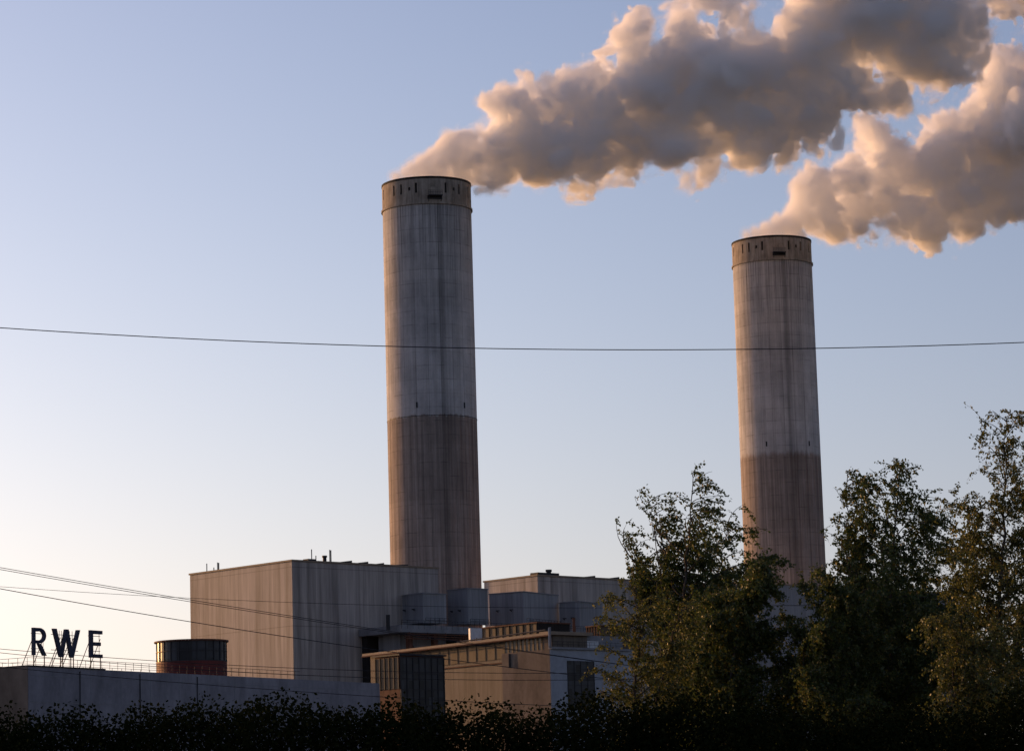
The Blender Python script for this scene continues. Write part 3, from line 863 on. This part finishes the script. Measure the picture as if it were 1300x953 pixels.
for k in range(0, N6, 2):
    a0 = 2 * math.pi * k / N6; c_ = Vector((math.cos(a0), math.sin(a0), 0)); tn = Vector((-c_.y, c_.x, 0))
    m.obox(cxy + c_ * (Rr - .12) - tn * .06, tn, c_, .12, .14, zm, zt6 - .02)
for k in range(N6):
    a0 = 2 * math.pi * k / N6; a1 = 2 * math.pi * (k + 1) / N6
    for zz in (zm, (zm + zt6) / 2):
        p = [cxy + Vector((math.cos(x), math.sin(x), 0)) * (Rr + .04) for x in (a0, a1)]
        m.face([(p[0].x, p[0].y, zz), (p[1].x, p[1].y, zz), (p[1].x, p[1].y, zz + .12), (p[0].x, p[0].y, zz + .12)])
m.build('mullion', 'metal', gl)

# ------------------------------------------------------------------ cables
def cable(pts, Y0, Y1, rad, label):
    xs = np.array([p[0] for p in pts], float); ys = np.array([p[1] for p in pts], float)
    co_ = np.polyfit(xs, ys, min(2, len(pts) - 1))
    px = np.linspace(-900, 2200, 90); m = MB()
    path = [P(x, float(np.polyval(co_, x)), Y0 + (Y1 - Y0) * (x + 900) / 3100) for x in px]
    m.tube(path, rad, 5)
    tag(m.build('power_cable', 'cable'), label, 'cable', 'overhead power cables')
cable([(0, 416), (150, 425.5), (350, 434.5), (488, 439), (650, 443.5), (900, 444), (1100, 440), (1300, 435)], 120, 120, .019, 'single high cable sagging across both chimneys from edge to edge')
cable([(0, 720), (241, 760.8), (372, 782), (490, 800)], 150, 240, .018, 'upper cable of the close pair crossing the sunlit boiler house side')
cable([(0, 722.5), (241, 763.2), (372, 784.3), (490, 801.8)], 150, 240, .018, 'lower cable of the close pair crossing the sunlit boiler house side')
cable([(0, 744.5), (148, 753.5), (320, 762), (504, 769), (765, 771)], 170, 190, .012, 'faint nearly level cable passing before the duct casings')
cable([(0, 747), (241, 788.5), (372, 809), (483, 825.5), (568, 836.6), (718, 855)], 140, 220, .021, 'cable sloping from mid left down across the ochre hall wall')
cable([(0, 823), (39, 827), (200, 838), (320, 845.6), (476, 851)], 150, 150, .014, 'upper of the low cables passing behind the roof letters')
cable([(0, 828), (39, 832), (200, 846), (320, 853), (476, 860)], 150, 150, .014, 'middle of the low cables crossing the blue grey roof')
cable([(0, 846), (100, 855), (200, 864), (320, 873)], 150, 150, .015, 'lowest cable crossing the blue grey wall')

# ------------------------------------------------------------------ trees
def leafset(name, centers, size, mat, parent, rs, droop=.6):
    n = len(centers); c = np.array(centers, 'f4')
    ax = rs.normal(size=(n, 3)).astype('f4'); ax[:, 2] -= droop; ax[:, 0] += .7
    ax /= np.linalg.norm(ax, axis=1)[:, None]
    b = rs.normal(size=(n, 3)).astype('f4'); b -= (b * ax).sum(1)[:, None] * ax; b /= np.linalg.norm(b, axis=1)[:, None]
    s = (size * (rs.uniform(.6, 1.3, n)))[:, None].astype('f4')
    v = np.stack([c, c + ax * s * .45 + b * s * .36, c + ax * s, c + ax * s * .45 - b * s * .36], 1).reshape(-1, 3)
    me = bpy.data.meshes.new(name); me.vertices.add(4 * n); me.vertices.foreach_set('co', v.ravel())
    me.loops.add(4 * n); me.loops.foreach_set('vertex_index', np.arange(4 * n, dtype='i4'))
    me.polygons.add(n); me.polygons.foreach_set('loop_start', np.arange(0, 4 * n, 4, dtype='i4'))
    me.polygons.foreach_set('loop_total', np.full(n, 4, 'i4'))
    uvl = me.uv_layers.new(name='UVMap')
    w = np.repeat(np.clip(rs.normal(.45, .25, n), 0, 1), 4); d = np.stack([w, w], 1).astype('f4'); uvl.data.foreach_set('uv', d.ravel())
    me.materials.append(mat); me.update(); me.validate()
    o = bpy.data.objects.new(name, me); COL.objects.link(o)
    o.parent = parent; o.matrix_parent_inverse = Matrix.Translation(-parent.location)
    return o

LEAF_DARK = m_leaf('birch_leaf', (.034, .058, .015), (.09, .12, .028), (.24, .20, .05), .38)
LEAF_SUNLIT = m_leaf('sun_tinted_birch_leaf', (.04, .055, .014), (.115, .125, .03), (.30, .26, .06), .40)  # birch leaf copy with golden sunlight put into its colour

def birch(label, stems, Y, prof, seed, leaf, lsize=.075, dens=1.0, wind=.55, name='birch_tree', spread_y=1.0):
    """stems: list of pixel polylines bottom->top; prof: list of (row, half width px) that bound the twigs"""
    rs = np.random.RandomState(seed); rr = random.Random(seed)
    k = Y / F
    b0 = P(stems[0][0][0], stems[0][0][1], Y)
    t = thing(name, label, 'tree', Vector((b0.x, b0.y, 0)), None)
    wood = MB(); leaves = []
    rows = [p[0] for p in prof]; hws = [p[1] for p in prof]; dn = [p[2] if len(p) > 2 else 1.0 for p in prof]
    for si, stm in enumerate(stems):
        pts = [P(x, y, Y + (si * 1.1 - .5)) for x, y in stm]
        if si == 0:
            pts = [Vector((pts[0].x, pts[0].y, 0))] + pts
        # smooth + wobble
        path = []
        for i in range(len(pts) - 1):
            for q in range(6):
                f = q / 6; p = pts[i].lerp(pts[i + 1], f)
                path.append(p + Vector((rr.gauss(0, .035), rr.gauss(0, .05), 0)))
        path.append(pts[-1])
        H = path[-1].z; n = len(path)
        zb = path[0].z
        rad = [max(.012, (.105 if si == 0 else .05) * (1 - ((p.z - zb) / (H - zb))) ** 1.1 + .010) for p in path]
        wood.tube(path, rad, 7)
        # limbs
        zlo = max(zb + .3, 2.0)
        nl = int((H - zlo) * 7.0)
        for li in range(nl):
            f = (li + rr.random()) / nl
            z = zlo + (H - zlo) * f
            j = max(i for i in range(n) if path[i].z <= z + 1e-6) if path[0].z <= z else 0
            j = min(j, n - 2)
            fr = (z - path[j].z) / max(1e-6, path[j + 1].z - path[j].z)
            p0 = path[j].lerp(path[j + 1], min(max(fr, 0), 1))
            row = proj(p0)[1]
            hw = float(np.interp(row, rows, hws)) * k
            dloc = float(np.interp(row, rows, dn))
            L = hw * rr.uniform(.55, 1.15) * (1.0 if si == 0 else .72)
            ang = rr.uniform(0, 2 * math.pi)
            d = Vector((math.cos(ang), math.sin(ang) * spread_y, rr.uniform(.55, 1.2))).normalized()
            # branch path: rises, then bends with wind and gravity
            bp = [p0]; cur = p0.copy(); dd = d.copy(); ns = 7
            for q in range(ns):
                dd = (dd + Vector((wind * .13, 0, -.16 * q / ns)) + Vector((rr.gauss(0, .1), rr.gauss(0, .1), rr.gauss(0, .08)))).normalized()
                cur = cur + dd * (L / ns * 1.1); bp.append(cur.copy())
            r0_ = min(.035, .012 + L * .010)
            r0_ *= .62
            wood.tube(bp, [r0_ * (1 - q / (ns + .5)) + .003 for q in range(ns + 1)], 4, False)
            # twigs with leaves
            nt_ = max(4, int(L * 17 * dens * dloc))
            for ti in range(nt_):
                g_ = rr.random() ** .75
                qi = min(ns - 1, int(g_ * ns)); tp = bp[qi].lerp(bp[qi + 1], rr.random())
                td = Vector((rr.gauss(0, .6) + wind * .9, rr.gauss(0, .6), rr.gauss(-.05, .5))).normalized()
                tl = rr.uniform(.25, .75) * (.6 + .4 * min(1, L))
                c = tp.copy(); tpth = [c.copy()]; m_ = 4
                for q in range(m_):
                    td = (td + Vector((wind * .16, 0, -.24))).normalized(); c = c + td * (tl / m_); tpth.append(c.copy())
                wood.tube(tpth, [.006, .005, .004, .003, .002], 3, False)
                nlv = int(tl * 58 * rr.uniform(.5, 1.4))
                for q in range(nlv):
                    h = rr.random() * m_; hi = min(m_ - 1, int(h)); lp = tpth[hi].lerp(tpth[hi + 1], h - hi)
                    leaves.append((lp.x + rr.gauss(0, .03), lp.y + rr.gauss(0, .04), lp.z + rr.gauss(0, .03)))
    wood.build('trunk', 'bark', t)
    leafset('crown', leaves, lsize, leaf, t, rs)
    print('tree', name, len(leaves), 'leaves', len(wood.f), 'wood faces')
    return t

# rows run from the top of the picture downwards
birch('airy birch with wind-swept top, left of the narrower chimney',
      [[(862, 1000), (864, 880), (868, 760), (874, 690), (880, 604)], [(850, 960), (846, 800), (850, 720), (832, 660), (822, 632)], [(855, 960), (835, 810), (812, 730), (795, 690)], [(868, 900), (895, 790), (915, 715), (925, 665)]],
      92, [(600, 16, .42), (630, 42, .36), (660, 66, .28), (700, 88, .20), (735, 105, .34), (770, 108, .9), (1000, 110, 1.0)], 5, LEAF_DARK, .084, 1.0, 1.2)
birch('bushy birch with sunlit gold in its leaf colour in front of the hall terrace',
      [[(806, 1010), (806, 900), (812, 800), (806, 745)], [(815, 1000), (840, 860), (862, 770)]],
      84, [(735, 14, .4), (780, 50, .6), (830, 64, .75), (1000, 74, .8)], 8, LEAF_SUNLIT, .07, .9, .3)
birch('dense dark tree below the foot of the narrower chimney',
      [[(925, 1010), (925, 880), (940, 780), (958, 712)], [(925, 1000), (900, 860), (905, 760)]],
      88, [(712, 14, 1.2), (745, 42, 1.5), (800, 62, 1.6), (1000, 75, 1.6)], 9, LEAF_DARK, .08, 1.3, .1, 'dense_tree')
birch('small dark tree filling the gap below the narrower chimney',
      [[(996, 1010), (996, 920), (992, 860), (990, 815)], [(996, 1000), (1010, 900), (1012, 840)]],
      91, [(815, 12, 1.0), (850, 28, 1.3), (1000, 42, 1.5)], 31, LEAF_DARK, .08, 1.2, .1, 'dense_tree')
birch('twin topped birch immediately right of the narrower chimney',
      [[(1128, 1010), (1126, 880), (1132, 740), (1143, 590)], [(1122, 980), (1095, 830), (1074, 700), (1076, 604)], [(1115, 940), (1090, 790), (1082, 680), (1090, 612)], [(1130, 950), (1165, 820), (1178, 700), (1182, 655)]],
      90, [(590, 12, .55), (620, 38, .55), (680, 68, .5), (735, 84, .7), (800, 98, 1.1), (1000, 105, 1.2)], 12, LEAF_DARK, .082, 1.1, .6)
birch('low dark leafy tree under the twin topped birch',
      [[(1060, 1010), (1060, 900), (1055, 800), (1050, 730)], [(1060, 990), (1085, 860), (1090, 790)], [(1060, 990), (1025, 880), (1015, 800)]],
      86, [(728, 14, 1.2), (770, 48, 1.5), (820, 60, 1.7), (1000, 72, 1.7)], 15, LEAF_DARK, .08, 1.3, .1, 'dense_tree')
birch('tall birch with sunlit brown gold in its leaf colour at the picture edge',
      [[(1268, 1010), (1268, 880), (1270, 740), (1275, 620), (1277, 528)], [(1262, 980), (1238, 840), (1225, 740), (1232, 650)], [(1275, 900), (1305, 740), (1312, 620), (1306, 575)]],
      80, [(525, 16, .6), (560, 40, .6), (620, 56, .6), (680, 76, .65), (760, 86, .9), (1000, 95, 1.0)], 21, LEAF_SUNLIT, .07, 1.1, .2)
birch('low birch with sunlit gold in its leaf colour, filling the corner below the tall one',
      [[(1205, 1010), (1208, 900), (1215, 830), (1222, 770)], [(1215, 1000), (1245, 880), (1262, 800)]],
      76, [(770, 16, 1.2), (810, 45, 1.3), (860, 55, 1.4), (1000, 65, 1.4)], 23, LEAF_SUNLIT, .066, 1.2, .15)
birch('dark birch between the twin topped one and the golden corner',
      [[(1175, 1010), (1176, 900), (1180, 830), (1186, 790)], [(1165, 1000), (1150, 900), (1140, 830)]],
      94, [(780, 16, 1.3), (820, 45, 1.6), (1000, 60, 1.7)], 27, LEAF_DARK, .08, 1.3, .1, 'dense_tree')

# added undergrowth along the near side of the works, shadow put into its leaf colour
rs = np.random.RandomState(77); cl = []
pts_u = []
for i in range(150):
    px = -260 + 1820 * (i + rs.uniform(-.4, .4)) / 150
    Yb = 58 + rs.uniform(-2.2, 2.2)
    topy = 893 + 9 * math.sin(px * .013) + 7 * math.sin(px * .047 + 1) + rs.uniform(-14, 16)
    c = P(px, topy, Yb); hgt = max(1.5, c.z)
    n = 1500
    th = rs.uniform(0, 2 * math.pi, n); ph = np.arccos(rs.uniform(-.2, 1, n)); q = rs.uniform(.72, 1.04, n)
    rx = rs.uniform(.45, 1.25)
    X = c.x + rx * q * np.sin(ph) * np.cos(th); Yy = Yb + rx * q * np.sin(ph) * np.sin(th)
    Z = np.where(rs.uniform(0, 1, n) < .35, rs.uniform(.1, 1, n) * (hgt - 1.2), (hgt - 1.3) + 1.3 * q * np.cos(ph))
    pts_u += list(zip(X, Yy, np.maximum(Z, .05)))
ug = bpy.data.objects.new('undergrowth_root', None)
ug.location = (0, 0, 0)
o_ = leafset('undergrowth', pts_u, .075, m_leaf('shadow_painted_leaf', (.006, .010, .004), (.014, .019, .007), (.035, .034, .012), .1, .0), ug, rs)
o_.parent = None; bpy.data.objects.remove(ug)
tag(o_, 'added undergrowth with shadow put into its leaf colour, filling the lower edge below the buildings', None, None, 'stuff')

# ------------------------------------------------------------------ steam plumes
def rnoise(p, period, rs):
    """value noise at the points p (n x 3), on a randomly turned lattice so that no axis shows"""
    a = rs.normal(size=(3, 3)); q, _ = np.linalg.qr(a)
    x = (p @ q.astype('f4')) / np.float32(period) + rs.uniform(0, 64, 3).astype('f4')
    i = np.floor(x); f = x - i; f = f * f * (3 - 2 * f); i = i.astype(np.int32) & 63
    L = rs.uniform(-1, 1, 64 ** 3).astype('f4'); j = (i + 1) & 63
    X0, Y0, Z0 = i[:, 0] * 4096, i[:, 1] * 64, i[:, 2]; X1, Y1, Z1 = j[:, 0] * 4096, j[:, 1] * 64, j[:, 2]
    fx, fy, fz = f[:, 0], f[:, 1], f[:, 2]
    def lz(a): return L[a + Z0] * (1 - fz) + L[a + Z1] * fz
    return (lz(X0 + Y0) * (1 - fy) + lz(X0 + Y1) * fy) * (1 - fx) + (lz(X1 + Y0) * (1 - fy) + lz(X1 + Y1) * fy) * fx

def plume(label, sph, Y, seed, vox=.46, chim=None):
    rs = np.random.RandomState(seed)
    S_ = []
    for (x, y, r, *k) in sph:
        yo = rs.uniform(-.25, .25) * r * Y / F
        c = P(x, y, Y + yo); S_.append((c, r * depth(c) / F * .92 + (1.0 if r < 20 else .3)))
    # billows on the surface
    B = []
    for c, r in S_:
        for _ in range(9):
            d = Vector(rs.normal(size=3)).normalized(); d.y *= .8
            rb = r * rs.uniform(.22, .42)
            if rb > .9: B.append((c + d * (r * rs.uniform(.75, .95)), rb))
    B2 = []
    for c, r in B:
        for _ in range(3):
            d = Vector(rs.normal(size=3)).normalized()
            B2.append((c + d * r * .85, r * rs.uniform(.35, .5)))
    allb = S_ + B + B2
    lo = Vector([min(c[i] - r for c, r in S_) - 6 for i in range(3)]); hi = Vector([max(c[i] + r for c, r in S_) + 6 for i in range(3)])
    shape = tuple(int((hi[i] - lo[i]) / vox) + 1 for i in range(3))
    Fd = np.full(shape, -6.0, 'f4')
    ax = [np.arange(shape[i]) * vox + lo[i] for i in range(3)]
    for c, r in allb:
        pad = r + 6
        sl = []
        for i in range(3):
            a = max(0, int((c[i] - pad - lo[i]) / vox)); b = min(shape[i], int((c[i] + pad - lo[i]) / vox) + 2); sl.append(slice(a, b))
        X = (ax[0][sl[0]] - c[0])[:, None, None]; Yy = (ax[1][sl[1]] - c[1])[None, :, None]; Z = (ax[2][sl[2]] - c[2])[None, None, :]
        d = (r - np.sqrt(X * X + Yy * Yy + Z * Z)).astype('f4')
        v = Fd[sl[0], sl[1], sl[2]]; np.maximum(v, d, out=v)
    # fractal erosion
    band = Fd > -5.5
    ii = np.argwhere(band & (Fd < 7.5)).astype('f4') * np.float32(vox)
    warp = np.stack([rnoise(ii, 9.0, rs) for _ in range(3)], 1) * 2.2
    pp = ii + warp
    acc = np.zeros(len(ii), 'f4')
    for per, amp in ((13, 2.6), (6.5, 2.3), (3.2, 1.8), (1.6, 1.2), (.95, .5)):
        acc += amp * (np.abs(rnoise(pp, per, rs)) * 2.2 - .62)      # rounded billows with sharp creases
    nz = np.zeros(shape, 'f4'); nz[band & (Fd < 7.5)] = acc
    soft = np.zeros(shape, 'f4'); soft[band & (Fd < 7.5)] = rnoise(ii, 24.0, rs) * 1.8
    # less erosion near the chimney mouth
    dist = (ax[0] - (chim['x'] - chim['R']))
    damp = np.clip(dist / 45, .12, 1)[:, None, None].astype('f4')
    core = Fd + (nz + soft) * damp
    # never below the chimney rim over the shaft, keep the root inside the mouth
    def mesh_of(field, name, mat, parent, adapt=0.0):
        g = openvdb.FloatGrid(background=-6.0) if False else openvdb.FloatGrid(-6.0)
        g.copyFromArray(field)
        pts, quads = g.convertToQuads(isovalue=0.0)
        pts = np.asarray(pts, 'f4') * vox + np.array([lo[0], lo[1], lo[2]], 'f4')
        me = bpy.data.meshes.new(name)
        me.vertices.add(len(pts)); me.vertices.foreach_set('co', pts.ravel())
        q = np.asarray(quads, 'i4')[:, ::-1]
        me.loops.add(4 * len(q)); me.loops.foreach_set('vertex_index', np.ascontiguousarray(q).ravel())
        me.polygons.add(len(q)); me.polygons.foreach_set('loop_start', np.arange(0, 4 * len(q), 4, dtype='i4')); me.polygons.foreach_set('loop_total', np.full(len(q), 4, 'i4'))
        me.materials.append(mat); me.update(calc_edges=True)
        me.polygons.foreach_set('use_smooth', [True] * len(me.polygons))
        o = bpy.data.objects.new(name, me); COL.objects.link(o)
        if parent is not None:
            o.parent = parent
        print(name, len(pts), 'verts')
        return o
    sel = band & (Fd < 4.0)
    wsp = np.zeros(shape, 'f4'); q_ = np.argwhere(sel).astype('f4') * np.float32(vox)
    q_ = q_ + np.stack([rnoise(q_, 6.0, rs) for _ in range(3)], 1) * 2.5
    wsp[sel] = 1.7 * rnoise(q_ * np.array([.6, 1, 1], 'f4'), 4.5, rs) + 1.3 * rnoise(q_ * np.array([.6, 1, 1], 'f4'), 2.0, rs) + .7 * rnoise(q_, 1.1, rs)
    t = mesh_of(core - .9, 'steam_plume', STEAM, None)
    tag(t, label, 'steam plume', 'steam plumes')
    mesh_of(core - .15 + wsp * .35 * damp, 'steam_body', BODY, t)
    mesh_of(core + .75 + wsp * damp, 'steam_veil', VEIL, t)
    return t

STEAM = m_steam('steam', .34, .28, (.990, .992, .9995))
BODY = m_steam('loose_steam', .16, .3)
VEIL = m_steam('thin_steam', .038, .4)
PL1 = [(1240,8,24),(1275,-2,28),(1310,0,26),(1345,-10,40),(1207,60,34),(1212,95,20),(1226,28,34),(528,227,9),(548,229,10),(566,226,11),(582,228,9),(505,224,6),(516,221,8),(527,217,11),(540,212,15),(558,202,20),(575,192,26),(600,200,34),(590,220,20),(612,224,20),(628,225,20),(640,190,45),(660,160,46),(646,135,27),(690,190,50),(700,140,42),(683,112,20),(740,190,50),(735,140,45),(790,170,55),(780,125,40),(760,105,18),(808,52,26),(817,80,30),(840,110,60),(860,170,48),(875,60,42),(868,20,22),(893,213,27),(905,110,65),(900,185,32),(940,150,58),(935,25,24),(925,70,38),(980,90,55),(990,155,48),(1035,145,48),(1040,60,60),(1045,0,42),(1080,110,48),(1100,30,66),(1110,118,32),(1150,60,58),(1130,110,34),(1180,30,58),(1190,82,38),(1210,10,42),(1160,-20,60),(1250,-18,36),(1300,-25,42),(1350,-40,50),(1080,-40,60),(890,-5,26),(1420,-60,55)]
PL2 = [(1030,276,18),(1052,262,24),(1038,287,16),(1058,285,19),(968,303,8),(985,302,9),(1004,301,10),(1018,302,8),(948,299,5),(960,297,7),(975,293,9),(990,288,12),(1005,282,15),(1022,268,24),(1020,245,20),(1030,290,10),(1045,242,32),(1055,270,30),(1085,225,38),(1090,262,36),(1112,170,25),(1118,200,33),(1125,250,42),(1165,225,46),(1155,265,34),(1200,195,40),(1205,240,46),(1188,298,17),(1170,285,22),(1215,282,22),(1208,165,16),(1245,185,40),(1250,230,42),(1262,262,22),(1290,180,48),(1285,120,38),(1275,90,20),(1302,108,32),(1300,225,38),(1340,150,70),(1350,95,50),(1400,190,60),(1400,90,70),(1100,282,24),(1140,288,24),(1180,290,30),(1225,272,32),(1290,250,36)]
plume('long steam plume drifting right from the wider chimney across the top of the sky', PL1, C1['y'], 3, .46, C1)
plume('shorter steam plume drifting right from the narrower chimney', PL2, C2['y'], 4, .5, C2)

# ------------------------------------------------------------------ render settings
SC.render.engine = 'CYCLES'
SC.view_settings.view_transform = 'Standard'; SC.view_settings.look = 'None'
SC.view_settings.exposure = 0; SC.view_settings.gamma = 1
cy = SC.cycles
cy.use_denoising = True
try: cy.denoiser = 'OPENIMAGEDENOISE'
except Exception: pass
cy.max_bounces = 22; cy.volume_bounces = 20; cy.diffuse_bounces = 3; cy.glossy_bounces = 2; cy.transmission_bounces = 4; cy.transparent_max_bounces = 16
cy.use_adaptive_sampling = True; cy.adaptive_threshold = .02
cy.caustics_reflective = False; cy.caustics_refractive = False
SC.render.film_transparent = False
